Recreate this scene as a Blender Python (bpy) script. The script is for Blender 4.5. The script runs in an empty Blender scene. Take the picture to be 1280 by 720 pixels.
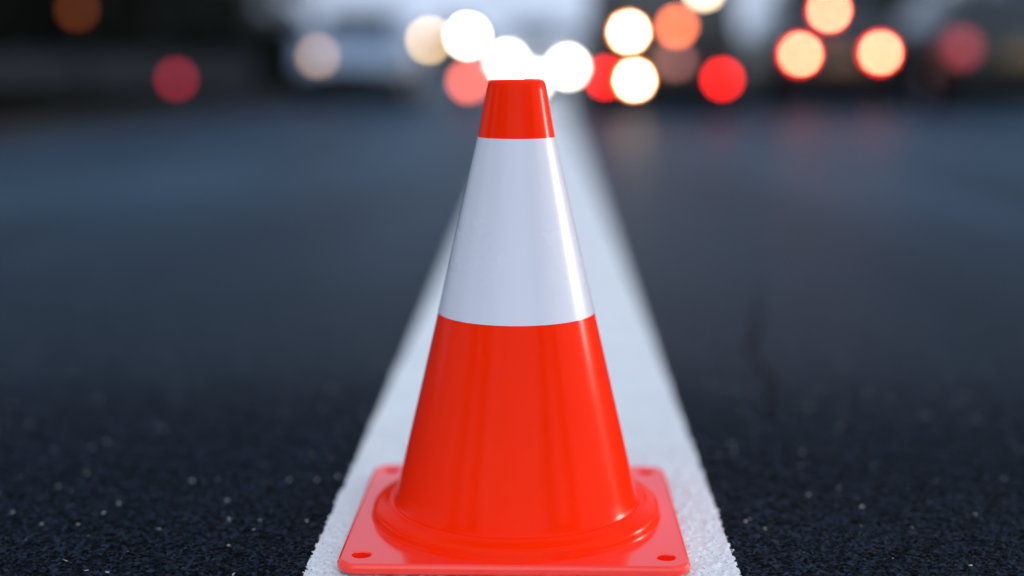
import bpy, bmesh, math, random
import numpy as np
from mathutils import Vector, Matrix
random.seed(7); rng = np.random.default_rng(11)
S = bpy.context.scene; COL = S.collection
R = math.radians; PI = math.pi

# ------------------------------------------------------------------ camera
CH, FPX = 0.85, 1700.0
PITCH = R(10.07); YAW = R(1.327)
cam_d = bpy.data.cameras.new('camera'); cam = bpy.data.objects.new('camera', cam_d); COL.objects.link(cam)
cam.location = (0, 0, CH); cam.rotation_euler = (R(90) - PITCH, 0, YAW)
cam_d.sensor_width = 36; cam_d.lens = FPX / 1280 * 36
cam_d.clip_start = 0.05; cam_d.clip_end = 3000
cam_d.dof.use_dof = True; cam_d.dof.focus_distance = 2.27; cam_d.dof.aperture_fstop = 0.56
S.camera = cam
CM = cam.rotation_euler.to_matrix()
def at(px, py, Y):
    """the point of the place at forward distance Y behind a spot of the photograph"""
    d = CM @ Vector(((px - 640) / FPX, -(py - 360) / FPX, -1))
    t = Y / d.y
    return Vector((d.x * t, Y, CH + d.z * t))

# ------------------------------------------------------------------ helpers
def tag(o, label=None, cat=None, group=None, kind=None):
    if label: o['label'] = label
    if cat: o['category'] = cat
    if group: o['group'] = group
    if kind: o['kind'] = kind
    return o
def empty(name, loc, rz=0):
    o = bpy.data.objects.new(name, None); COL.objects.link(o)
    o.location = loc; o.rotation_euler = (0, 0, rz); o.empty_display_size = .2
    return o
def mesh_obj(name, me, m, parent=None, smooth=False):
    o = bpy.data.objects.new(name, me); COL.objects.link(o)
    if m: me.materials.append(m)
    if parent: o.parent = parent
    if smooth: me.shade_smooth()
    return o
def obj(name, bm, m, parent=None, smooth=False):
    bmesh.ops.recalc_face_normals(bm, faces=bm.faces)
    me = bpy.data.meshes.new(name); bm.to_mesh(me); bm.free()
    return mesh_obj(name, me, m, parent, smooth)
def box(bm, x0, x1, y0, y1, z0, z1, bev=0.0):
    r = bmesh.ops.create_cube(bm, size=1)
    bmesh.ops.scale(bm, vec=(x1 - x0, y1 - y0, z1 - z0), verts=r['verts'])
    bmesh.ops.translate(bm, vec=((x0 + x1) / 2, (y0 + y1) / 2, (z0 + z1) / 2), verts=r['verts'])
    if bev:
        es = list({e for v in r['verts'] for e in v.link_edges})
        bmesh.ops.bevel(bm, geom=es, offset=bev, segments=3, affect='EDGES', profile=.5)
    return bm
def boxbm(*a, **k): return box(bmesh.new(), *a, **k)
def lathe(prof, n=64, axis='Z', centre=(0, 0, 0), close=False):
    bm = bmesh.new(); rings = []
    for (r, z) in prof:
        ring = []
        for i in range(n):
            a = 2 * PI * i / n
            if axis == 'Z': p = (r * math.cos(a), r * math.sin(a), z)
            elif axis == 'Y': p = (r * math.cos(a), z, r * math.sin(a))
            else: p = (z, r * math.cos(a), r * math.sin(a))
            ring.append(bm.verts.new(Vector(p) + Vector(centre)))
        rings.append(ring)
    pairs = list(zip(rings, rings[1:])) + ([(rings[-1], rings[0])] if close else [])
    for a, b in pairs:
        for i in range(n):
            j = (i + 1) % n
            bm.faces.new((a[i], a[j], b[j], b[i]))
    if not close:
        if prof[0][0] > 1e-5: bm.faces.new(rings[0])
        if prof[-1][0] > 1e-5: bm.faces.new(rings[-1])
        bmesh.ops.remove_doubles(bm, verts=bm.verts, dist=1e-6)
    return bm
def tube(bm, pts, rads, n=8):
    rings = []
    for k, p in enumerate(pts):
        p = Vector(p); q = Vector(pts[min(k + 1, len(pts) - 1)]); o = Vector(pts[max(k - 1, 0)])
        d = (q - o).normalized(); u = d.orthogonal().normalized(); v = d.cross(u)
        rings.append([bm.verts.new(p + rads[k] * (math.cos(2 * PI * i / n) * u + math.sin(2 * PI * i / n) * v)) for i in range(n)])
    for a, b in zip(rings, rings[1:]):
        for i in range(n):
            bm.faces.new((a[i], a[(i + 1) % n], b[(i + 1) % n], b[i]))
    bm.faces.new(rings[0]); bm.faces.new(rings[-1])
    return bm

# ------------------------------------------------------------------ materials
def mat(name, col=(.5, .5, .5), rough=.5, metal=0, coat=0, emit=None, strength=0, ior=1.5):
    m = bpy.data.materials.new(name); m.use_nodes = True
    b = m.node_tree.nodes['Principled BSDF']
    b.inputs['Base Color'].default_value = (*col, 1); b.inputs['Roughness'].default_value = rough
    b.inputs['Metallic'].default_value = metal; b.inputs['Coat Weight'].default_value = coat
    b.inputs['IOR'].default_value = ior
    if emit:
        b.inputs['Emission Color'].default_value = (*emit, 1); b.inputs['Emission Strength'].default_value = strength
    return m
def N(m, t, **k):
    n = m.node_tree.nodes.new(t)
    for a, v in k.items(): setattr(n, a, v)
    return n
def L(m, a, b): m.node_tree.links.new(a, b)
def noisy(m, scale, lo, hi, bump=0, bscale=None, rough=None):
    """colour varied between lo and hi by noise, optional bump"""
    b = m.node_tree.nodes['Principled BSDF']
    g = N(m, 'ShaderNodeNewGeometry')
    n = N(m, 'ShaderNodeTexNoise'); n.inputs['Scale'].default_value = scale; n.inputs['Detail'].default_value = 6
    L(m, g.outputs['Position'], n.inputs['Vector'])
    r = N(m, 'ShaderNodeMix', data_type='RGBA')
    r.inputs['A'].default_value = (*lo, 1); r.inputs['B'].default_value = (*hi, 1)
    L(m, n.outputs['Fac'], r.inputs['Factor']); L(m, r.outputs['Result'], b.inputs['Base Color'])
    if rough:
        mr = N(m, 'ShaderNodeMapRange'); mr.inputs['To Min'].default_value = rough[0]; mr.inputs['To Max'].default_value = rough[1]
        L(m, n.outputs['Fac'], mr.inputs['Value']); L(m, mr.outputs['Result'], b.inputs['Roughness'])
    if bump:
        n2 = N(m, 'ShaderNodeTexNoise'); n2.inputs['Scale'].default_value = bscale; n2.inputs['Detail'].default_value = 4
        L(m, g.outputs['Position'], n2.inputs['Vector'])
        bp = N(m, 'ShaderNodeBump'); bp.inputs['Distance'].default_value = bump
        L(m, n2.outputs['Fac'], bp.inputs['Height']); L(m, bp.outputs['Normal'], b.inputs['Normal'])
    return m

ORANGE = mat('orange_plastic', (.80, .022, .001), .24, ior=1.14)
noisy(ORANGE, 9, (.94, .019, .0003), (.99, .024, .0005), .0003, 10, (.13, .21))
FOOTM = mat('orange_plastic_foot', (.80, .022, .001), .24, ior=1.68)
FOOTM.node_tree.nodes['Principled BSDF'].inputs['Sheen Weight'].default_value = .06
noisy(FOOTM, 9, (.94, .016, .001), (1, .021, .0015), .0003, 10, (.11, .18))
SLEEVE = mat('white_sleeve', (.78, .79, .86), .26, ior=1.38)
noisy(SLEEVE, 7, (.605, .61, .68), (.635, .64, .71), .0004, 13, (.22, .31))

def asphalt():
    m = mat('asphalt', (.022, .023, .026), .6, ior=1.13)
    b = m.node_tree.nodes['Principled BSDF']
    g = N(m, 'ShaderNodeNewGeometry')
    b.inputs['Sheen Weight'].default_value = .13; b.inputs['Sheen Roughness'].default_value = .17; b.inputs['Sheen Tint'].default_value = (.27, .58, 1, 1)
    big = N(m, 'ShaderNodeTexNoise'); big.inputs['Scale'].default_value = .7; big.inputs['Detail'].default_value = 5
    L(m, g.outputs['Position'], big.inputs['Vector'])
    # blue-tinted sheen standing in for sky reflected at grazing view, varied by stretched noise
    mpn = N(m, 'ShaderNodeMapping'); mpn.inputs['Scale'].default_value = (1.1, .22, 1); L(m, g.outputs['Position'], mpn.inputs['Vector'])
    shn = N(m, 'ShaderNodeTexNoise'); shn.inputs['Scale'].default_value = .9; shn.inputs['Detail'].default_value = 3; L(m, mpn.outputs['Vector'], shn.inputs['Vector'])
    shm = N(m, 'ShaderNodeMapRange'); shm.inputs['From Min'].default_value = .3; shm.inputs['From Max'].default_value = .7
    shm.inputs['To Min'].default_value = .085; shm.inputs['To Max'].default_value = .21; L(m, shn.outputs['Fac'], shm.inputs['Value']); L(m, shm.outputs['Result'], b.inputs['Sheen Weight'])
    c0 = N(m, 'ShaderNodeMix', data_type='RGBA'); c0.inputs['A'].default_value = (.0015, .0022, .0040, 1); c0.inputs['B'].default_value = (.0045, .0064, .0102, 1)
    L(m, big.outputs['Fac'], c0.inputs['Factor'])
    # stones of many greys, the lightest also painted in as glints
    v = N(m, 'ShaderNodeTexVoronoi'); v.inputs['Scale'].default_value = 150
    L(m, g.outputs['Position'], v.inputs['Vector'])
    sep = N(m, 'ShaderNodeSeparateColor'); L(m, v.outputs['Color'], sep.inputs['Color'])
    gr = N(m, 'ShaderNodeMapRange'); gr.inputs['From Min'].default_value = 0; gr.inputs['From Max'].default_value = 1
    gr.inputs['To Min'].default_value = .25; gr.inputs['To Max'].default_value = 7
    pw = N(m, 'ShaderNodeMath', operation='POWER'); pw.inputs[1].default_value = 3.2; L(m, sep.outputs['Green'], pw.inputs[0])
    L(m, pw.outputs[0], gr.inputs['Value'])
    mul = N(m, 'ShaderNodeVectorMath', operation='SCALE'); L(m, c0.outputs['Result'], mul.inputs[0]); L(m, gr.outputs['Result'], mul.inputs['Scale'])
    # a few pale stones
    v2 = N(m, 'ShaderNodeTexVoronoi'); v2.inputs['Scale'].default_value = 105
    L(m, g.outputs['Position'], v2.inputs['Vector'])
    s2 = N(m, 'ShaderNodeSeparateColor'); L(m, v2.outputs['Color'], s2.inputs['Color'])
    gt = N(m, 'ShaderNodeMath', operation='GREATER_THAN'); gt.inputs[1].default_value = .992; L(m, s2.outputs['Red'], gt.inputs[0])
    lt = N(m, 'ShaderNodeMath', operation='LESS_THAN'); lt.inputs[1].default_value = .42; L(m, v2.outputs['Distance'], lt.inputs[0])
    an = N(m, 'ShaderNodeMath', operation='MULTIPLY'); L(m, gt.outputs[0], an.inputs[0]); L(m, lt.outputs[0], an.inputs[1])
    c2 = N(m, 'ShaderNodeMix', data_type='RGBA'); c2.inputs['B'].default_value = (.34, .34, .33, 1)
    L(m, an.outputs[0], c2.inputs['Factor']); L(m, mul.outputs[0], c2.inputs['A']); L(m, c2.outputs['Result'], b.inputs['Base Color'])
    rr = N(m, 'ShaderNodeMapRange'); rr.inputs['To Min'].default_value = .42; rr.inputs['To Max'].default_value = .64
    L(m, sep.outputs['Blue'], rr.inputs['Value']); L(m, rr.outputs['Result'], b.inputs['Roughness'])
    fine = N(m, 'ShaderNodeTexNoise'); fine.inputs['Scale'].default_value = 420; fine.inputs['Detail'].default_value = 3
    L(m, g.outputs['Position'], fine.inputs['Vector'])
    bp = N(m, 'ShaderNodeBump'); bp.inputs['Distance'].default_value = .0005; bp.inputs['Strength'].default_value = .8
    L(m, fine.outputs['Fac'], bp.inputs['Height']); L(m, bp.outputs['Normal'], b.inputs['Normal'])
    return m
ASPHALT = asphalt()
def paint():
    m = mat('road_paint', (.74, .76, .76), .45)
    b = m.node_tree.nodes['Principled BSDF']; g = N(m, 'ShaderNodeNewGeometry')
    n = N(m, 'ShaderNodeTexNoise'); n.inputs['Scale'].default_value = 5; n.inputs['Detail'].default_value = 8
    L(m, g.outputs['Position'], n.inputs['Vector'])
    c = N(m, 'ShaderNodeMix', data_type='RGBA'); c.inputs['A'].default_value = (.60, .63, .64, 1); c.inputs['B'].default_value = (.79, .82, .825, 1)
    L(m, n.outputs['Fac'], c.inputs['Factor'])
    # worn grit showing through in pinholes
    n2 = N(m, 'ShaderNodeTexNoise'); n2.inputs['Scale'].default_value = 170; n2.inputs['Detail'].default_value = 3
    L(m, g.outputs['Position'], n2.inputs['Vector'])
    mr = N(m, 'ShaderNodeMapRange'); mr.inputs['From Min'].default_value = .62; mr.inputs['From Max'].default_value = .72; mr.inputs['To Max'].default_value = .8
    L(m, n2.outputs['Fac'], mr.inputs['Value'])
    c2 = N(m, 'ShaderNodeMix', data_type='RGBA'); c2.inputs['B'].default_value = (.09, .09, .1, 1)
    L(m, mr.outputs['Result'], c2.inputs['Factor']); L(m, c.outputs['Result'], c2.inputs['A']); L(m, c2.outputs['Result'], b.inputs['Base Color'])
    bp = N(m, 'ShaderNodeBump'); bp.inputs['Distance'].default_value = .0008
    L(m, n2.outputs['Fac'], bp.inputs['Height']); L(m, bp.outputs['Normal'], b.inputs['Normal'])
    return m
PAINT = paint()
SOIL = noisy(mat('soil', (.03, .03, .02), .95, ior=1.2), 3, (.003, .003, .002), (.007, .007, .005), .02, 30)
GRASS = noisy(mat('grass', (.03, .04, .015), .9, ior=1.2), 2, (.003, .004, .002), (.008, .009, .004))
LEAF = noisy(mat('dark_leaves', (.03, .04, .02), .9, ior=1.2), 1.2, (.006, .008, .006), (.013, .017, .010))
BARK = noisy(mat('bark', (.06, .045, .035), .9), 6, (.035, .027, .02), (.08, .06, .045), .02, 25)
CONC = noisy(mat('concrete', (.1, .1, .11), .8), 2, (.015, .017, .024), (.030, .032, .042), .003, 60)
KERB = noisy(mat('kerb_stone', (.2, .2, .2), .8), 4, (.012, .012, .014), (.025, .025, .028), .003, 60)
TYRE = noisy(mat('tyre_rubber', (.012, .012, .012), .8, ior=1.3), 20, (.008, .008, .008), (.018, .018, .018))
RIM = noisy(mat('rim_alloy', (.4, .4, .42), .3, metal=1), 10, (.3, .3, .32), (.42, .42, .44))
GLASS = noisy(mat('car_glass', (.015, .02, .025), .06, ior=1.4), 3, (.010, .016, .020), (.018, .026, .032))
BLACKP = noisy(mat('black_plastic', (.015, .015, .016), .6, ior=1.25), 12, (.004, .004, .005), (.009, .009, .010))
CHROME = noisy(mat('metal_trim', (.5, .5, .52), .2, metal=1), 10, (.4, .4, .42), (.55, .55, .57))
STEEL = noisy(mat('grey_steel', (.2, .21, .23), .45, metal=.6), 5, (.12, .13, .15), (.22, .23, .25))
PLATE = noisy(mat('number_plate', (.35, .24, .06), .5), 9, (.20, .11, .02), (.26, .15, .03))
def paintwork(name, c, rough=.3, metal=.3, coat=.8):
    lo = tuple(x * .9 for x in c); hi = tuple(min(1, x * 1.08) for x in c)
    return noisy(mat(name, c, rough, metal, coat), 1.5, lo, hi)
def glow(name, c, s, base=(.3, .3, .3)):
    m = mat(name, base, .3, emit=c, strength=s)
    n = N(m, 'ShaderNodeTexNoise'); n.inputs['Scale'].default_value = 30
    mr = N(m, 'ShaderNodeMapRange'); mr.inputs['To Min'].default_value = s * .85; mr.inputs['To Max'].default_value = s * 1.15
    L(m, n.outputs['Fac'], mr.inputs['Value']); L(m, mr.outputs['Result'], m.node_tree.nodes['Principled BSDF'].inputs['Emission Strength'])
    return m

# ------------------------------------------------------------------ world and sun
SUN_EL, SUN_AZ = R(8), R(70)          # azimuth clockwise from +Y: low on the right
w = bpy.data.worlds.new('World'); S.world = w; w.use_nodes = True
nt = w.node_tree; bg = nt.nodes['Background']
sky = nt.nodes.new('ShaderNodeTexSky'); sky.sky_type = 'NISHITA'; sky.sun_disc = False
sky.sun_elevation = SUN_EL; sky.sun_rotation = SUN_AZ; sky.dust_density = 3.0; sky.air_density = 1.0; sky.ozone_density = 2.0
# thin overcast laid over the blue
tc = nt.nodes.new('ShaderNodeTexCoord')
mp = nt.nodes.new('ShaderNodeMapping'); mp.inputs['Scale'].default_value = (1, 1, 2.6)
nz = nt.nodes.new('ShaderNodeTexNoise'); nz.inputs['Scale'].default_value = 1.7; nz.inputs['Detail'].default_value = 6; nz.inputs['Roughness'].default_value = .5
mr = nt.nodes.new('ShaderNodeMapRange'); mr.inputs['From Min'].default_value = .30; mr.inputs['From Max'].default_value = .66
mr.inputs['To Min'].default_value = .25; mr.inputs['To Max'].default_value = .95
mx = nt.nodes.new('ShaderNodeMix'); mx.data_type = 'RGBA'; mx.inputs['B'].default_value = (5.3, 6.5, 8.8, 1)
for a, b_ in ((tc.outputs['Generated'], mp.inputs['Vector']), (mp.outputs['Vector'], nz.inputs['Vector']), (nz.outputs['Fac'], mr.inputs['Value']),
              (mr.outputs['Result'], mx.inputs['Factor']), (sky.outputs['Color'], mx.inputs['A']), (mx.outputs['Result'], bg.inputs['Color'])):
    nt.links.new(a, b_)
# sky brightened behind the camera to light the cone, pale band low ahead
nrm = nt.nodes.new('ShaderNodeVectorMath'); nrm.operation = 'NORMALIZE'; nt.links.new(tc.outputs['Generated'], nrm.inputs[0])
dt = nt.nodes.new('ShaderNodeVectorMath'); dt.operation = 'DOT_PRODUCT'; nt.links.new(nrm.outputs[0], dt.inputs[0])
dt.inputs[1].default_value = Vector((0.1, -1, .55)).normalized()
m1 = nt.nodes.new('ShaderNodeMapRange'); m1.interpolation_type = 'SMOOTHSTEP'
for k_, v_ in (('From Min', -.35), ('From Max', .95), ('To Min', .70), ('To Max', 2.35)): m1.inputs[k_].default_value = v_
nt.links.new(dt.outputs['Value'], m1.inputs['Value'])
sx = nt.nodes.new('ShaderNodeSeparateXYZ'); nt.links.new(nrm.outputs[0], sx.inputs[0])
m2 = nt.nodes.new('ShaderNodeMapRange'); m2.interpolation_type = 'SMOOTHSTEP'
for k_, v_ in (('From Min', .02), ('From Max', .55), ('To Min', .52), ('To Max', 0)): m2.inputs[k_].default_value = v_
nt.links.new(sx.outputs['Z'], m2.inputs['Value'])
ad = nt.nodes.new('ShaderNodeMath'); ad.operation = 'ADD'; nt.links.new(m1.outputs['Result'], ad.inputs[0]); nt.links.new(m2.outputs['Result'], ad.inputs[1])
tn = nt.nodes.new('ShaderNodeMix'); tn.data_type = 'RGBA'; tn.blend_type = 'MULTIPLY'; tn.inputs['Factor'].default_value = 1
tw = nt.nodes.new('ShaderNodeMix'); tw.data_type = 'RGBA'; tw.inputs['A'].default_value = (1, 1, 1, 1); tw.inputs['B'].default_value = (1.15, 1.02, .87, 1)
m3 = nt.nodes.new('ShaderNodeMapRange'); m3.inputs['From Min'].default_value = -.2; m3.inputs['From Max'].default_value = .8
nt.links.new(dt.outputs['Value'], m3.inputs['Value']); nt.links.new(m3.outputs['Result'], tw.inputs['Factor'])
nt.links.new(mx.outputs['Result'], tn.inputs['A']); nt.links.new(tw.outputs['Result'], tn.inputs['B'])
sc_ = nt.nodes.new('ShaderNodeVectorMath'); sc_.operation = 'SCALE'
nt.links.new(tn.outputs['Result'], sc_.inputs[0]); nt.links.new(ad.outputs[0], sc_.inputs['Scale']); nt.links.new(sc_.outputs[0], bg.inputs['Color'])
bg.inputs['Strength'].default_value = .10
sd = bpy.data.lights.new('sun', 'SUN'); sun = bpy.data.objects.new('sun', sd); COL.objects.link(sun)
sd.energy = 1.2; sd.angle = R(10); sd.color = (1, .97, .94)
d = Vector((math.sin(SUN_AZ) * math.cos(SUN_EL), math.cos(SUN_AZ) * math.cos(SUN_EL), math.sin(SUN_EL)))
sun.rotation_euler = d.to_track_quat('Z', 'Y').to_euler(); sun.location = (0, -5, 10)

# ------------------------------------------------------------------ road with real grain near the camera
X0, X1, Y0, Y1 = -1.75, 1.65, 1.75, 3.75
DX, DY = .0028, .0030
nx = int(round((X1 - X0) / DX)) + 1; ny = int(round((Y1 - Y0) / DY)) + 1
xs = np.linspace(X0, X1, nx); ys = np.linspace(Y0, Y1, ny)
GX, GY = np.meshgrid(xs, ys)
def worley(cell, seed):
    r = np.random.default_rng(seed)
    cx = int((X1 - X0) / cell) + 5; cy = int((Y1 - Y0) / cell) + 5
    jx = r.random((cy, cx)); jy = r.random((cy, cx)); hh = r.random((cy, cx)); tx = r.normal(0, 1, (cy, cx)); ty = r.normal(0, 1, (cy, cx))
    u = (GX - X0) / cell + 2; v = (GY - Y0) / cell + 2
    iu = u.astype(int); iv = v.astype(int)
    best = np.full(u.shape, 9.); second = np.full(u.shape, 9.); hb = np.zeros(u.shape)
    for a in (-1, 0, 1):
        for b in (-1, 0, 1):
            p = iu + a; q = iv + b
            dx = u - (p + jx[q, p]); dy = v - (q + jy[q, p])
            dd = np.sqrt(dx * dx + dy * dy)
            hv = hh[q, p] + .35 * (tx[q, p] * dx + ty[q, p] * dy)
            m = dd < best
            second = np.where(m, best, np.minimum(second, dd))
            hb = np.where(m, hv, hb); best = np.where(m, dd, best)
    return hb, np.clip((second - best) * 2.2, 0, 1)
def smooth_noise(cell, seed):
    r = np.random.default_rng(seed)
    g = r.random((int((Y1 - Y0) / cell) + 4, int((X1 - X0) / cell) + 4))
    u = (GX - X0) / cell + 1; v = (GY - Y0) / cell + 1; iu = u.astype(int); iv = v.astype(int)
    fu = u - iu; fv = v - iv; fu = fu * fu * (3 - 2 * fu); fv = fv * fv * (3 - 2 * fv)
    return (g[iv, iu] * (1 - fu) + g[iv, iu + 1] * fu) * (1 - fv) + (g[iv + 1, iu] * (1 - fu) + g[iv + 1, iu + 1] * fu) * fv
h1, e1 = worley(.0086, 1); h2, e2 = worley(.0155, 2)
H = (.0048 * (.35 + .65 * h1) * np.sqrt(e1) + .0030 * h2 * np.sqrt(e2) + .0020 * smooth_noise(.045, 3))
fade = np.clip((GX - X0) / .12, 0, 1) * np.clip((X1 - GX) / .12, 0, 1) * np.clip((GY - Y0) / .1, 0, 1) * np.clip((Y1 - GY) / 1.1, 0, 1)
H = (H - .0050) * fade
LC, LW = -.033, .357       # centre and half width of the painted line
edge = (smooth_noise(.012, 5) - .5) * .004 + (smooth_noise(.04, 6) - .5) * .003 + (h1 - .5) * .003
def grid_mesh(name, co, faces):
    me = bpy.data.meshes.new(name); nf = len(faces)
    me.vertices.add(len(co)); me.vertices.foreach_set('co', co.astype(np.float32).ravel())
    me.loops.add(nf * 4); me.loops.foreach_set('vertex_index', faces.astype(np.int32).ravel())
    me.polygons.add(nf); me.polygons.foreach_set('loop_start', np.arange(0, nf * 4, 4, dtype=np.int32))
    me.update(calc_edges=True); me.validate()
    return me
idx = np.arange(nx * ny).reshape(ny, nx)
quads = np.stack([idx[:-1, :-1], idx[:-1, 1:], idx[1:, 1:], idx[1:, :-1]], -1).reshape(-1, 4)
co = np.stack([GX, GY, H], -1).reshape(-1, 3)
XL, XR, YB, YF = -5.6, 9.0, -25.0, 420.0
ex = np.array([[XL, YB, 0], [XR, YB, 0], [XR, Y0, 0], [XL, Y0, 0], [XL, Y0, 0], [X0, Y0, 0], [X0, Y1, 0], [XL, Y1, 0],
               [X1, Y0, 0], [XR, Y0, 0], [XR, Y1, 0], [X1, Y1, 0], [XL, Y1, 0], [XR, Y1, 0], [XR, YF, 0], [XL, YF, 0]], float)
n0 = len(co)
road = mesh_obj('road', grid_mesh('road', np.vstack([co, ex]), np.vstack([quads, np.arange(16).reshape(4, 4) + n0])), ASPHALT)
tag(road, kind='structure')
cxm = .25 * (GX[:-1, :-1] + GX[1:, 1:] + GX[:-1, 1:] + GX[1:, :-1])
cov = .25 * (H[:-1, :-1] + H[1:, 1:] + H[:-1, 1:] + H[1:, :-1])
hole = (cov < -.0042) & (np.abs(cxm - LC) > LW - .014)
msk = (np.abs(cxm - LC) < LW + edge[:-1, :-1]) & ~hole
lq = quads[msk.reshape(-1)]
used, inv = np.unique(lq, return_inverse=True)
lco = co[used].copy(); lco[:, 2] = lco[:, 2] * .85 + .0012
fl = np.array([[LC - LW, Y1, .0022], [LC + LW, Y1, .0022], [LC + LW, YF, .0022], [LC - LW, YF, .0022],
               [LC - LW, YB, .0022], [LC + LW, YB, .0022], [LC + LW, Y0, .0022], [LC - LW, Y0, .0022]])
line = mesh_obj('road_line', grid_mesh('road_line', np.vstack([lco, fl]), np.vstack([inv.reshape(-1, 4), np.arange(8).reshape(2, 4) + len(lco)])), PAINT)
tag(line, kind='structure')

# a tar-filled crack wandering over the right lane
rc = random.Random(2); bm = bmesh.new(); prev = None; cx_ = .52
for k in range(40):
    y_ = 3.05 + k * .045; cx_ += rc.uniform(-.016, .022); w_ = rc.uniform(.004, .010) * (1 - abs(k - 18) / 30)
    cur = [bm.verts.new((cx_ - w_, y_, .0035)), bm.verts.new((cx_ + w_, y_, .0035))]
    if prev: bm.faces.new((prev[0], prev[1], cur[1], cur[0]))
    prev = cur
tag(obj('road_crack', bm, noisy(mat('tar', (.003, .003, .004), .8, ior=1.1), 20, (.002, .002, .003), (.005, .005, .006))), kind='structure')

# ground to the horizon
bm = bmesh.new()
for q in ([(-1500, -300), (1500, -300), (1500, 2500), (-1500, 2500)],):
    bm.faces.new([bm.verts.new((x, y, -.03)) for x, y in q])
tag(obj('ground', bm, SOIL), kind='structure')
# left verge
def vx(y): return -5.3 + (y - 13.5) * .19 if y > 13.5 else -5.3
pts = [(-60, -25), (-5.15, -25), (-5.15, 12.8), (-3.98, 19.6), (-4.35, 26), (-5.3, 40), (-5.3, 420), (-60, 420)]
bm = bmesh.new()
lo = [bm.verts.new((x, y, -.02)) for x, y in pts]; hi = [bm.verts.new((x, y, .10)) for x, y in pts]
bm.faces.new(hi)
for i in range(len(pts)): bm.faces.new((lo[i], lo[(i + 1) % 8], hi[(i + 1) % 8], hi[i]))
tag(obj('verge', bm, SOIL), kind='structure')
kb = bmesh.new()
for (a, b) in zip(pts[1:6], pts[2:7]):
    A = Vector((*a, 0)); B = Vector((*b, 0)); d_ = (B - A).normalized(); n_ = Vector((d_.y, -d_.x, 0)) * .14
    vs = [kb.verts.new(p + Vector((0, 0, z))) for z in (-.02, .115) for p in (A, B, B + n_, A + n_)]
    for f in ((0, 1, 2, 3), (4, 5, 6, 7), (0, 1, 5, 4), (1, 2, 6, 5), (2, 3, 7, 6), (3, 0, 4, 7)): kb.faces.new([vs[i] for i in f])
tag(obj('kerb', kb, KERB), kind='structure')
bm = boxbm(9.0, 9.16, -25, 420, -.02, .115); tag(obj('kerb', bm, KERB), kind='structure')
bm = boxbm(9.16, 60, -25, 420, -.02, .10); tag(obj('verge', bm, SOIL), kind='structure')
# grass blades on both verges (nobody could count them)
n = 26000
gx = np.concatenate([rng.uniform(-15, -4.3, n), rng.uniform(9.3, 16, n // 3)]); gy = np.concatenate([rng.uniform(11, 36, n), rng.uniform(12, 60, n // 3)])
ok = (gx > 9) | (gx < np.where(gy > 13.5, np.minimum(-5.3 + (gy - 13.5) * .19, -4.4 - np.clip(gy - 26, 0, 99) * .07), -5.4) - .12)
gx, gy = gx[ok], gy[ok]; n = len(gx)
an = rng.uniform(0, 2 * PI, n); hh = rng.uniform(.06, .22, n); wd = rng.uniform(.006, .016, n); lean = rng.normal(0, .06, (n, 2))
g0 = np.stack([gx - wd * np.cos(an), gy - wd * np.sin(an), np.full(n, .09)], -1); g1 = np.stack([gx + wd * np.cos(an), gy + wd * np.sin(an), np.full(n, .09)], -1)
g2 = np.stack([gx + lean[:, 0] + .002, gy + lean[:, 1], .1 + hh], -1); g3 = np.stack([gx + lean[:, 0] - .002, gy + lean[:, 1], .1 + hh], -1)
tag(mesh_obj('grass', grid_mesh('grass', np.stack([g0, g1, g2, g3], 1).reshape(-1, 3), np.arange(4 * n).reshape(n, 4)), GRASS),
    'short dark grass covering the roadside verge', 'grass', kind='stuff')

# ------------------------------------------------------------------ the traffic cone
CX, CY = -.047, 2.36; KZ = .85 / .70; K = KZ * .978
cone = empty('traffic_cone', (CX, CY, .004))
tag(cone, 'glossy orange traffic cone with one wide white band standing on the painted line', 'traffic cone')
# square foot with rounded corners and four round holes
HX, HY, RC, T = .290, .273, .034, .018
outer = []
for (sx, sy, a0) in ((1, 1, 0), (-1, 1, 90), (-1, -1, 180), (1, -1, 270)):
    for k in range(9):
        a = R(a0 + k * 11.25); outer.append((sx * (HX - RC) + RC * math.cos(a), sy * (HY - RC) + RC * math.sin(a)))
bm = bmesh.new()
def foot_ring(inset, z): return [bm.verts.new((x * (1 - inset / HX), y * (1 - inset / HY), z)) for x, y in outer]
zs = [(0.004, 0), (0, .004), (0, T - .006), (.002, T - .002), (.006, T)]
rs = [foot_ring(*q) for q in zs]
for a, b in zip(rs, rs[1:]):
    for i in range(len(a)): bm.faces.new((a[i], a[(i + 1) % len(a)], b[(i + 1) % len(a)], b[i]))
holes = []
HPX, HPY, HR = .251, .228, .0150
for sx in (-1, 1):
    for sy in (-1, 1):
        top = [bm.verts.new((sx * HPX + (HR + .002) * math.cos(2 * PI * i / 24), sy * HPY + (HR + .002) * math.sin(2 * PI * i / 24), T)) for i in range(24)]
        mid = [bm.verts.new((sx * HPX + HR * math.cos(2 * PI * i / 24), sy * HPY + HR * math.sin(2 * PI * i / 24), T - .002)) for i in range(24)]
        low = [bm.verts.new((sx * HPX + HR * math.cos(2 * PI * i / 24), sy * HPY + HR * math.sin(2 * PI * i / 24), T - .012)) for i in range(24)]
        for a, b in ((top, mid), (mid, low)):
            for i in range(24): bm.faces.new((a[i], a[(i + 1) % 24], b[(i + 1) % 24], b[i]))
        bm.faces.new(low); holes.append(top)
bm.verts.ensure_lookup_table()
inner = [bm.verts.new((.20 * math.cos(2 * PI * i / 48), .20 * math.sin(2 * PI * i / 48), T)) for i in range(48)]
es = []
for ring in [rs[-1], inner] + holes:
    for i in range(len(ring)):
        e = bm.edges.get((ring[i], ring[(i + 1) % len(ring)])) or bm.edges.new((ring[i], ring[(i + 1) % len(ring)]))
        es.append(e)
bmesh.ops.triangle_fill(bm, use_beauty=True, use_dissolve=False, edges=es, normal=(0, 0, 1))
foot = obj('foot', bm, FOOTM, cone)
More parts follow.
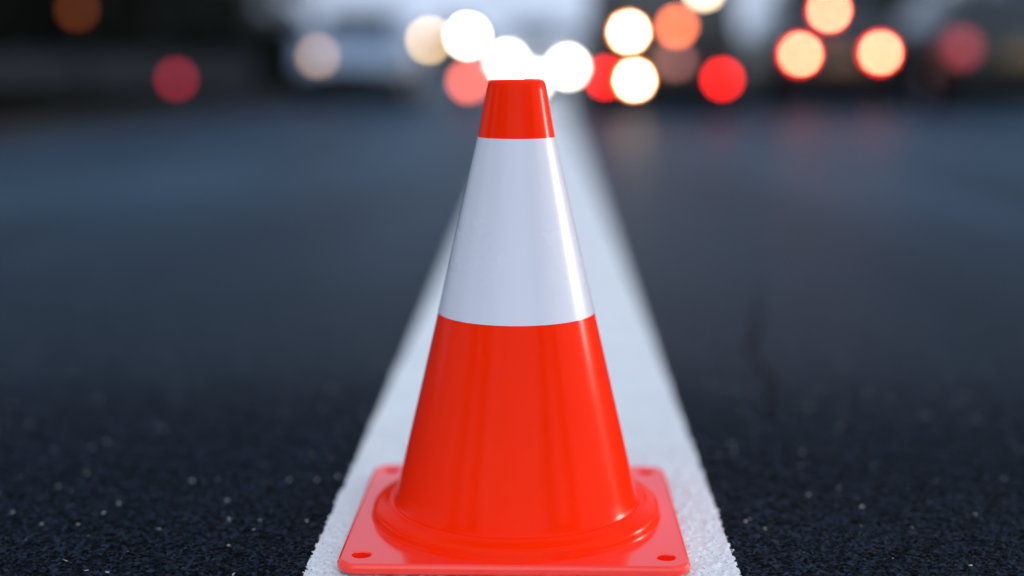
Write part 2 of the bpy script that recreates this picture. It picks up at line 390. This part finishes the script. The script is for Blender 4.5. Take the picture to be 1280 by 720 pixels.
# collar: the raised round step between foot and body
def kr(r): return r * K
col_prof = [(kr(.2205), T - .001), (kr(.2185), T + .002), (kr(.2178), T + .010), (kr(.2165), T + .0155), (kr(.2135), T + .0195), (kr(.209), T + .0215), (kr(.201), T + .0235), (kr(.1945), T + .0265),
            (kr(.1925), T + .0285), (kr(.1905), T + .0295), (kr(.1885), T + .0285), (kr(.186), T + .0275)]
bm = lathe(col_prof, 160)
bmesh.ops.delete(bm, geom=[f for f in bm.faces if len(f.verts) > 4], context='FACES_ONLY')
collar = obj('collar', bm, ORANGE, cone, True)
# body: hollow tapered shell, slightly flared
prof0 = [(.1895, .034), (.1865, .038), (.184, .044), (.1775, .065), (.1455, .195), (.1185, .3075), (.0868, .440), (.0563, .569), (.0435, .637), (.0418, .645), (.0395, .6495), (.036, .651)]
body_prof = [(kr(r), z * KZ) for r, z in prof0]
inn = [(kr(.029), .6505 * KZ), (kr(.028), .645 * KZ), (kr(.035), .60 * KZ), (kr(.11), .30 * KZ), (kr(.180), .034 * KZ)]
bm = lathe(body_prof + inn, 160, close=False)
bmesh.ops.delete(bm, geom=[f for f in bm.faces if len(f.verts) > 4], context='FACES_ONLY')
body = obj('cone_body', bm, ORANGE, cone, True)
# white reflective sleeve, a hair proud of the body
def rad(z):
    for (r0, z0), (r1, z1) in zip(body_prof, body_prof[1:]):
        if z0 <= z <= z1: return r0 + (r1 - r0) * (z - z0) / (z1 - z0)
zb, zt = .3185 * KZ, .5705 * KZ
sl = [(rad(zb) + .0001, zb), (rad(zb) + .0008, zb)] + [(rad(zb + (zt - zb) * i / 14) + .0008, zb + (zt - zb) * i / 14) for i in range(1, 14)] + [(rad(zt) + .0008, zt), (rad(zt) + .0001, zt)]
bm = lathe(sl, 160); bmesh.ops.delete(bm, geom=[f for f in bm.faces if len(f.verts) > 4], context='FACES_ONLY')
slv = obj('sleeve', bm, SLEEVE, cone, True); slv.data.set_sharp_from_angle(angle=R(30))

# ------------------------------------------------------------------ vehicles
# stations of a car body from tail to nose: y, z_low, z_belt, z_top, half width, half width at top
HATCH = [(-2.15, .38, .86, .90, .78, .68), (-2.12, .28, .93, .97, .86, .72), (-2.0, .22, .96, 1.02, .90, .70), (-1.55, .20, .97, 1.36, .90, .62), (-1.2, .20, .96, 1.44, .90, .62),
         (-.2, .20, .94, 1.47, .90, .63), (.35, .20, .93, 1.42, .90, .62), (1.15, .20, .93, .98, .90, .74), (1.6, .20, .87, .91, .89, .72), (1.95, .22, .78, .82, .87, .68), (2.12, .28, .68, .71, .82, .62), (2.15, .38, .58, .60, .76, .58)]
VAN = [(-2.30, .38, .98, 1.80, .85, .74), (-2.27, .28, 1.00, 1.88, .91, .78), (-1.7, .20, 1.0, 1.93, .93, .79), (-1.2, .20, 1.0, 1.94, .93, .79), (-.6, .20, 1.0, 1.95, .93, .79),
       (.2, .20, 1.0, 1.93, .93, .79), (.85, .20, 1.0, 1.86, .92, .74), (1.55, .20, 1.0, 1.10, .92, .80), (1.85, .20, .95, 1.0, .91, .76), (2.1, .22, .84, .88, .88, .70), (2.26, .28, .70, .73, .84, .64), (2.30, .38, .6, .62, .78, .6)]
def car(name, W, Hs, Ls, paint_m, loc, rz, prof=HATCH, low=None):
    """W width scale, Hs height scale, Ls length scale"""
    root = empty(name, loc, rz)
    st = [(y * Ls, a * Hs, b * Hs, c * Hs, w_ * W, wt * W) for (y, a, b, c, w_, wt) in prof]
    bm = bmesh.new(); rings = []
    for (y, zl, zb_, zt_, w_, wt) in st:
        half = [(w_ * .86, zl), (w_ * .97, zl + .10), (w_, zl + .3 * (zb_ - zl)), (w_, zb_ - .10), (w_ * .965, zb_), (wt, zt_ - .02), (wt * .85, zt_)]
        ring = [bm.verts.new((x, y, z)) for x, z in half] + [bm.verts.new((0, y, zt_ + .015))] + [bm.verts.new((-x, y, z)) for x, z in reversed(half)]
        rings.append(ring)
    for a, b in zip(rings, rings[1:]):
        for i in range(len(a) - 1): bm.faces.new((a[i], a[i + 1], b[i + 1], b[i]))
        bm.faces.new((a[-1], a[0], b[0], b[-1]))
    bm.faces.new(rings[0]); bm.faces.new(rings[-1])
    b_o = obj('body', bm, paint_m, root, True)
    md = b_o.modifiers.new('edge', 'BEVEL'); md.width = .03; md.segments = 2; md.limit_method = 'ANGLE'; md.angle_limit = R(25)
    def patch(nm, A, B, C, D, off, m, parent=root):
        A, B, C, D = map(Vector, (A, B, C, D)); n_ = (B - A).cross(D - A).normalized()
        if n_.dot(off) < 0: n_ = -n_
        bm = bmesh.new(); q = []
        cen = (A + B + C + D) / 4
        for k in (.004, .016):
            q.append([bm.verts.new(cen + (p - cen) * .93 + n_ * k) for p in (A, B, C, D)])
        bm.faces.new(q[0]); bm.faces.new(q[1])
        for i in range(4): bm.faces.new((q[0][i], q[0][(i + 1) % 4], q[1][(i + 1) % 4], q[1][i]))
        return obj(nm, bm, m, parent)
    def S_(i): return st[i]
    a, b = S_(2), S_(3)
    if prof is VAN: a = (-2.305, 0, 0, 1.06, 0, .72); b = (-2.30, 0, 0, 1.70, 0, .72)
    patch('rear_window', (-a[5] * .95, a[0], a[3]), (a[5] * .95, a[0], a[3]), (b[5] * .92, b[0], b[3]), (-b[5] * .92, b[0], b[3]), Vector((0, -1, .5)), GLASS)
    a, b = S_(7), S_(6)
    patch('windscreen', (-a[5] * .95, a[0], a[3]), (a[5] * .95, a[0], a[3]), (b[5] * .92, b[0], b[3]), (-b[5] * .92, b[0], b[3]), Vector((0, 1, .5)), GLASS)
    for s in (-1, 1):
        for (i, j) in ((4, 5), (5, 6)):
            p, q_ = S_(i), S_(j)
            patch('side_window', (s * p[4] * .965, p[0], p[2]), (s * q_[4] * .965, q_[0], q_[2]), (s * q_[5], q_[0], q_[3] - .02), (s * p[5], p[0], p[3] - .02), Vector((s, 0, 0)), GLASS)
    hw, hl = prof[3][4] * W, -prof[0][0] * Ls; low = low or BLACKP
    # wheels
    for y in (-1.32 * Ls, 1.35 * Ls):
        for s in (-1, 1):
            xc = s * (hw - .09)
            ar = lathe([(.385, -.015), (.40, .0), (.385, .015), (.36, 0)], 32, 'X', (s * (hw - .005), y, .33), close=True); obj('wheel_arch', ar, BLACKP, root, True)
            wl = obj('wheel', lathe([(.17, -.10), (.315, -.11), (.33, -.08), (.33, .08), (.315, .11), (.17, .10)], 32, 'X', (xc, y, .33)), BLACKP, root)
            obj('tyre', lathe([(.21, -.112), (.318, -.114), (.332, -.08), (.332, .08), (.318, .114), (.21, .112)], 40, 'X', (xc, y, .331), close=True), TYRE, wl, True)
            rm = bmesh.new()
            for k in range(5):
                a0 = 2 * PI * k / 5
                c_, s_ = math.cos(a0), math.sin(a0)
                tube(rm, [(xc + s * .118, y + .03 * c_, .33 + .03 * s_), (xc + s * .112, y + .20 * c_, .33 + .20 * s_)], [.035, .026], 6)
            obj('rim', rm, RIM, wl)
    # bumpers, grille, plates, mirrors
    obj('bumper', boxbm(-.80 * W, .80 * W, -hl - .07, -hl + .06, .26 * Hs, .46 * Hs, bev=.03), BLACKP, root)
    obj('bumper', boxbm(-.87 * W, .87 * W, hl - .06, hl + .07, .13 * Hs, .50 * Hs, bev=.03), low, root)  # front one black and deep, putting the shade under the nose into its colour
    obj('underbody_shade', boxbm(-.80 * W, .80 * W, -hl + .12, hl - .12, .12, .30, bev=.02), BLACKP, root)  # black box added to darken the gap beneath the car
    obj('grille', boxbm(-.42 * W, .42 * W, hl - .02, hl + .025, .46 * Hs, .56 * Hs, bev=.01), BLACKP, root)
    obj('number_plate', boxbm(-.26, .26, -hl - .022, -hl + .0, .60 * Hs, .72 * Hs, bev=.004), PLATE, root)
    obj('tailgate_handle', boxbm(-.16, .16, -hl - .02, -hl + .0, .755 * Hs, .785 * Hs, bev=.006), CHROME, root)
    for s in (-1, 1):
        obj('wing_mirror', boxbm(min(s * hw, s * (hw + .19)), max(s * hw, s * (hw + .19)), .72 * Ls, .84 * Ls, .95 * Hs, 1.07 * Hs, bev=.03), paint_m, root)
    return root
def lamp(root, name, wpos, r, m_lens, m_bulb=None, rb=.03, face=-1, depth=.05, sq=1.0):
    """round lamp on the side of the vehicle that looks at the camera; wpos in the world"""
    bpy.context.view_layer.update()
    p = root.matrix_world.inverted() @ Vector(wpos)
    f = face if abs(root.rotation_euler.z) < .5 else -face
    def disc(nm, r_, y0, m, parent):
        pr = [(r_, 0), (r_, depth * .5), (r_ * .85, depth * .8), (r_ * .4, depth * .97), (0.0, depth)]
        bm = lathe(pr, 24, 'Y', (0, 0, 0))
        bmesh.ops.scale(bm, vec=(1, f, sq), verts=bm.verts); bmesh.ops.translate(bm, vec=(p.x, p.y + y0, p.z), verts=bm.verts)
        return obj(nm, bm, m, parent, True)
    le = disc(name, r, -f * depth * .4, m_lens, root)
    if m_bulb: disc('bulb', rb, f * depth * .55, m_bulb, le)
    return le

RED = (1.0, .012, .008)
M_red = glow('red_lens_lit', RED, 21, (.5, .01, .01))
M_redlow = glow('red_lens_dim', (1, .16, .24), .6, (.5, .02, .02))
M_redrim = glow('red_lens_bright', (1, .02, .012), 12, (.5, .01, .01))
M_peach = glow('brake_bulb', (1, .40, .22), 62)
M_white = glow('headlamp_white', (1, .95, .82), 38, (.8, .8, .8))
M_whitefar = glow('headlamp_far', (1, .95, .82), 75, (.8, .8, .8))
M_warmfar = glow('headlamp_warm', (1, .64, .28), 27, (.8, .8, .8))
M_beige = glow('headlamp_dim', (1, .62, .40), 3.6, (.8, .8, .8))
M_amberrim = glow('amber_lens', (1, .22, .02), 14, (.6, .2, .02))
M_amberwhite = glow('reversing_bulb', (1, .88, .58), 85)
M_salmon = glow('salmon_lens', (1, .16, .10), 11, (.6, .2, .1))
M_dimmauve = glow('plate_lamp', (1, .35, .35), 1.6, (.4, .2, .2))
M_clear = mat('clear_lens', (.5, .52, .55), .08)
noisy(M_clear, 9, (.42, .45, .48), (.5, .53, .56))

P_silver = paintwork('silver_blue_paint', (.20, .28, .40), .35, .35)
P_black = paintwork('black_paint', (.002, .002, .003), .45, .0, .0)
P_char = paintwork('charcoal_paint', (.006, .007, .009), .4, .1, .05)
P_grey = paintwork('grey_paint', (.20, .22, .27), .35, .3)
P_white = paintwork('pale_paint', (.6, .63, .68), .3, .1)

# silver car coming towards us
A = car('car', .90, 1.0, .92, P_silver, (-2.86, 20 + 1.98, 0), PI)
tag(A, 'pale silver-blue car coming on beside the dark verge, one dim beige headlight', 'car')
lamp(A, 'headlight', at(397, 70, 19.96), .075, M_beige)
lamp(A, 'headlight', Vector((-2.30, 19.98, .60)), .075, M_clear)
# far oncoming car, high lamps
G1 = car('car', 1.1, 1.18, 1.05, P_char, (-3.45, 50 + 2.26, 0), PI)
tag(G1, 'farthest oncoming car with a warm and a white headlight side by side', 'car')
lamp(G1, 'headlight', at(537, 50, 49.7), .12, M_warmfar)
lamp(G1, 'headlight', at(585, 45, 49.7), .13, M_whitefar)
# oncoming car straight behind the cone tip
G2 = car('car', .95, .92, .95, P_white, (-.17, 28 + 2.05, 0), PI)
tag(G2, 'oncoming car right behind the tip of the cone with two dazzling white headlights', 'car')
lamp(G2, 'headlight', at(634, 78, 27.85), .10, M_white)
lamp(G2, 'headlight', at(710, 84, 27.85), .095, M_white)
# dark car ahead in the near right lane
C_ = car('van', 1.0, 1.0, 1.0, P_black, (1.46, 16.6 + 2.30, 0), 0, VAN)
tag(C_, 'black van with red rear lights and two whitish lamps one above the other', 'van')
lamp(C_, 'tail_light', at(757, 97, 16.5), .062, M_red)
lamp(C_, 'tail_light', at(903, 99, 16.5), .060, M_red)
lamp(C_, 'reversing_light', at(793, 100, 16.48), .075, M_amberrim, M_amberwhite, .040)
lamp(C_, 'plate_light', at(845, 76, 16.5), .07, M_dimmauve)
lamp(C_, 'fog_light', at(786, 40, 16.5), .075, M_amberrim, M_amberwhite, .040)
lamp(C_, 'high_brake_light', at(846, 33, 16.5), .065, glow('salmon_marker', (1, .17, .06), 17, (.6, .2, .1)))
lamp(C_, 'marker_light', at(880, -14, 16.5), .07, glow('cream_marker', (1, .72, .45), 20, (.8, .7, .6)))
# dark car with peach brake lights
D_ = car('car', 1.0, 1.0, 1.0, P_black, (3.97, 18.5 + 2.15, 0), 0)
tag(D_, 'black car with three peach brake lights set in a triangle', 'car')
lamp(D_, 'brake_light', at(1000, 68, 18.4), .096, M_redrim, M_peach, .042)
lamp(D_, 'brake_light', at(1100, 66, 18.4), .096, M_redrim, M_peach, .042)
bl = lamp(D_, 'high_brake_light', at(1036, 13, 18.75), .09, M_redrim, M_peach, .042)
# dark car at the right edge
E_ = car('car', 1.02, 1.12, 1.05, P_char, (6.03, 17.5 + 2.26, 0), 0)
tag(E_, 'dark car at the right edge of the road with one faint pink rear light', 'car')
lamp(E_, 'tail_light', at(1203, 60, 17.4), .13, M_redlow)
lamp(E_, 'tail_light', Vector((6.70, 17.43, .88)), .10, glow('red_lens_faint', RED, 1, (.4, .02, .02)))

# invented holders on the road for two lights of unknown source
def light_holder(p, m, label):
    r = empty('light_holder', (p.x, p.y, .002)); tag(r, label, 'invented lamp')
    obj('holder_case', boxbm(-.10, .10, -.05, .05, 0, p.z - .10, bev=.012), BLACKP, r)
    le = obj('lens', lathe([(.0, -.045), (.055, -.04), (.085, -.02), (.09, 0), (.085, .02), (.055, .04), (.0, .045)], 28, 'Y', (0, 0, p.z)), m, r, True)
    bm = lathe([(.085, -.02), (.105, -.015), (.105, .015), (.085, .02)], 28, 'Y', (0, 0, p.z), close=True); obj('lens_ring', bm, BLACKP, le, True)
    bm = bmesh.new(); tube(bm, [(-.07, 0, p.z - .11), (-.07, 0, p.z - .07), (0, 0, p.z - .088), (.07, 0, p.z - .07), (.07, 0, p.z - .11)], [.01] * 5); obj('handle', bm, BLACKP, r, True)
light_holder(at(586, 102, 19.5), M_salmon, 'salmon red light in an invented holder low on the road, left of the cone tip')
light_holder(at(666, 100, 21.0), glow('cream_lens', (1, .93, .72), 22, (.8, .8, .7)), 'cream light in an invented holder low on the road, hidden partly by the cone tip')

# invented post to carry a dim red light, and an amber lamp among the trees
p = at(221, 99, 18.5); r = empty('invented_post', (p.x, p.y, .10)); tag(r, 'invented short post carrying a dim crimson light on the dark verge', 'invented post')
obj('post', boxbm(-.05, .05, -.02, .02, 0, p.z - .10 + .10, bev=.008), BLACKP, r)
obj('lamp', lathe([(.0, -.05), (.05, -.045), (.075, -.025), (.075, -.018)], 24, 'Y', (0, 0, p.z - .10)), glow('crimson_lens', (1, .04, .10), 2.2, (.4, .02, .03)), r, True)
p = at(96, 12, 21.0); r = empty('lamp_post', (p.x, p.y, .10)); tag(r, 'lamp post with a dim amber lantern in front of the black trees', 'lamp post')
obj('pole', tube(bmesh.new(), [(0, .12, -.02), (0, .12, p.z + .2)], [.05, .035], 12), BLACKP, r, True)
obj('lantern', lathe([(.0, -.05), (.05, -.045), (.08, -.02), (.08, .03), (.0, .04)], 24, 'Y', (0, 0, p.z - .10)), glow('amber_lantern', (1, .14, .010), .75, (.5, .2, .05)), r, True)
obj('bracket', boxbm(-.02, .02, .03, .13, p.z - .12, p.z - .08), BLACKP, r)

# low concrete wall across the verge
a = Vector((-15.5, 25.6, 0)); b = Vector((-4.75, 22.3, 0)); Lw = (b - a).length
wl = empty('low_wall', (a.x, a.y, .09), math.atan2(b.y - a.y, b.x - a.x)); tag(wl, 'long low blue-grey wall between the dark verge and the black trees', 'wall')
obj('wall_face', boxbm(0, Lw, 0, .25, 0, .55, bev=.02), CONC, wl)
bm = bmesh.new(); k = 0
while k < Lw: box(bm, k, min(k + 1.19, Lw), -.03, .28, .552, .61, bev=.01); k += 1.2
obj('coping', bm, CONC, wl)

# ------------------------------------------------------------------ trees and hedges
def leaf_mesh(name, centres, n_per, spread, size, seed):
    r = np.random.default_rng(seed); C0 = np.repeat(np.array(centres), n_per, 0)
    d_ = r.normal(0, 1, C0.shape); d_ /= np.linalg.norm(d_, axis=1, keepdims=True)
    P = C0 + d_ * (r.random((len(C0), 1)) ** .5) * spread
    u = r.normal(0, 1, P.shape); u /= np.linalg.norm(u, axis=1, keepdims=True)
    v = np.cross(u, r.normal(0, 1, P.shape)); v /= np.linalg.norm(v, axis=1, keepdims=True)
    s = size * r.uniform(.6, 1.3, (len(P), 1))
    q = np.stack([P - u * s, P + v * s * .5, P + u * s, P - v * s * .5], 1).reshape(-1, 3)
    return grid_mesh(name, q, np.arange(len(q)).reshape(-1, 4))
def make_tree(seed, h):
    rr = random.Random(seed); root = empty('tree', (0, 0, 0))
    bm = bmesh.new(); top = Vector((rr.uniform(-.4, .4), rr.uniform(-.4, .4), h * .72))
    tube(bm, [(0, 0, -.1), (0.03, 0, .3), tuple(top * .35), tuple(top * .7), tuple(top)], [h * .036, h * .026, h * .020, h * .012, h * .004], 10)
    cen = []
    for k in range(15):
        a = k * 2.4 + rr.uniform(-.3, .3); z = h * rr.uniform(.16, .70); ln = h * rr.uniform(.18, .33) * (1.1 - z / h * .5)
        s0 = top * (z / top.z); e = s0 + Vector((math.cos(a) * ln, math.sin(a) * ln, h * rr.uniform(.02, .16))); mdp = (s0 + e) / 2 + Vector((0, 0, h * .015))
        tube(bm, [tuple(s0), tuple(mdp), tuple(e)], [h * .009, h * .006, h * .002], 6)
        for t in (.45, .75, 1.0):
            cen.append(s0.lerp(e, t) + Vector([rr.uniform(-.35, .35) for _ in range(3)]))
    for k in range(8): cen.append(top + Vector((rr.uniform(-.9, .9), rr.uniform(-.9, .9), rr.uniform(-.5, h * .18))))
    obj('trunk', bm, BARK, root, True)
    mesh_obj('crown', leaf_mesh('crown', [tuple(c) for c in cen], 150, h * .12, .13, seed), LEAF, root)
    return root
def make_hedge(seed):
    root = empty('bush', (0, 0, 0)); rr = random.Random(seed); bm = bmesh.new(); cen = []
    for k in range(9):
        e = (rr.uniform(-1.3, 1.3), rr.uniform(-.6, .6), rr.uniform(1.2, 2.3)); tube(bm, [(e[0] * .3, e[1] * .3, -.05), e], [.03, .008], 5)
    for k in range(46): cen.append((rr.uniform(-1.5, 1.5), rr.uniform(-.7, .7), rr.uniform(.15, 2.35)))
    obj('stem', bm, BARK, root); mesh_obj('foliage', leaf_mesh('foliage', cen, 130, .42, .085, seed), LEAF, root)
    return root
def copy_tree(o, parent=None):
    c = o.copy(); COL.objects.link(c)
    if parent: c.parent = parent
    for ch in list(o.children): copy_tree(ch, c)
    return c
def scatter(protos, spots, label, cat, group):
    for i, (x, y, s) in enumerate(spots):
        pr = protos[i % len(protos)]
        o = pr if not pr.get('placed') else copy_tree(pr)
        pr['placed'] = 1; o.location = (x, y, .08); o.rotation_euler = (0, 0, i * 2.1); o.scale = (s, s, s)
        tag(o, label, cat, group)
TP = [make_tree(3, 8.5), make_tree(9, 10)]
HB = [make_hedge(4), make_hedge(5)]
scatter(HB, [(-17.0, 28.5, 1.2), (-14.6, 28.0, 1.15), (-12.4, 27.6, 1.2), (-10.4, 27.2, 1.15), (-8.3, 27.0, 1.1), (-9.3, 29.2, 1.25), (-13.4, 30, 1.3), (-17.5, 31, 1.4), (-7.0, 28.6, .95), (-5.9, 27.6, .62), (-5.1, 27.3, .55), (-4.8, 28.6, .48)],
        'black leafy bush in the dark mass behind the low wall', 'bush', 'bushes behind the low wall')
scatter(TP, [(-16, 33, 1.05), (-11.5, 32, 1.0), (-9.5, 37, 1.1), (-14, 40, 1.2), (-20, 30, 1.2), (-10.0, 46, 1.0)],
        'tall black tree rising out of the dark mass at upper left', 'tree', 'trees behind the low wall')
scatter(TP, [(-11, 4, 1.0), (-10.5, -4, 1.05), (-12, -13, 1.1), (-9.8, 12, .9)],  # out of view, added to darken the cone's edges and the road sides
        'unseen tall black tree added left of the road to darken reflections', 'tree', 'added unseen trees along the left kerb')
TQ = [make_tree(21, 8.5), make_tree(22, 9.5)]
scatter(TQ, [(13.0, 38, 1.1), (12.6, 46, 1.0), (14.5, 31, 1.1), (12.8, 57, 1.0), (13.4, 68, 1.1), (13.5, 19, 1.0), (14, -8, 1.1), (13, -16, 1.1)],  # the pair behind the camera is added to darken reflections in the cone
        'dark roadside tree of the row between the cars at upper right, added to unseen behind the camera', 'tree', 'trees beyond the right kerb')

# ------------------------------------------------------------------ render
S.render.engine = 'CYCLES'
S.cycles.use_adaptive_sampling = False
S.cycles.use_denoising = True
S.cycles.max_bounces = 6; S.cycles.diffuse_bounces = 3; S.cycles.glossy_bounces = 3
S.cycles.sample_clamp_indirect = 4
S.render.film_transparent = False
vs = S.view_settings; vs.view_transform = 'Standard'; vs.look = 'None'; vs.exposure = .35; vs.gamma = 1; vs.use_curve_mapping = False
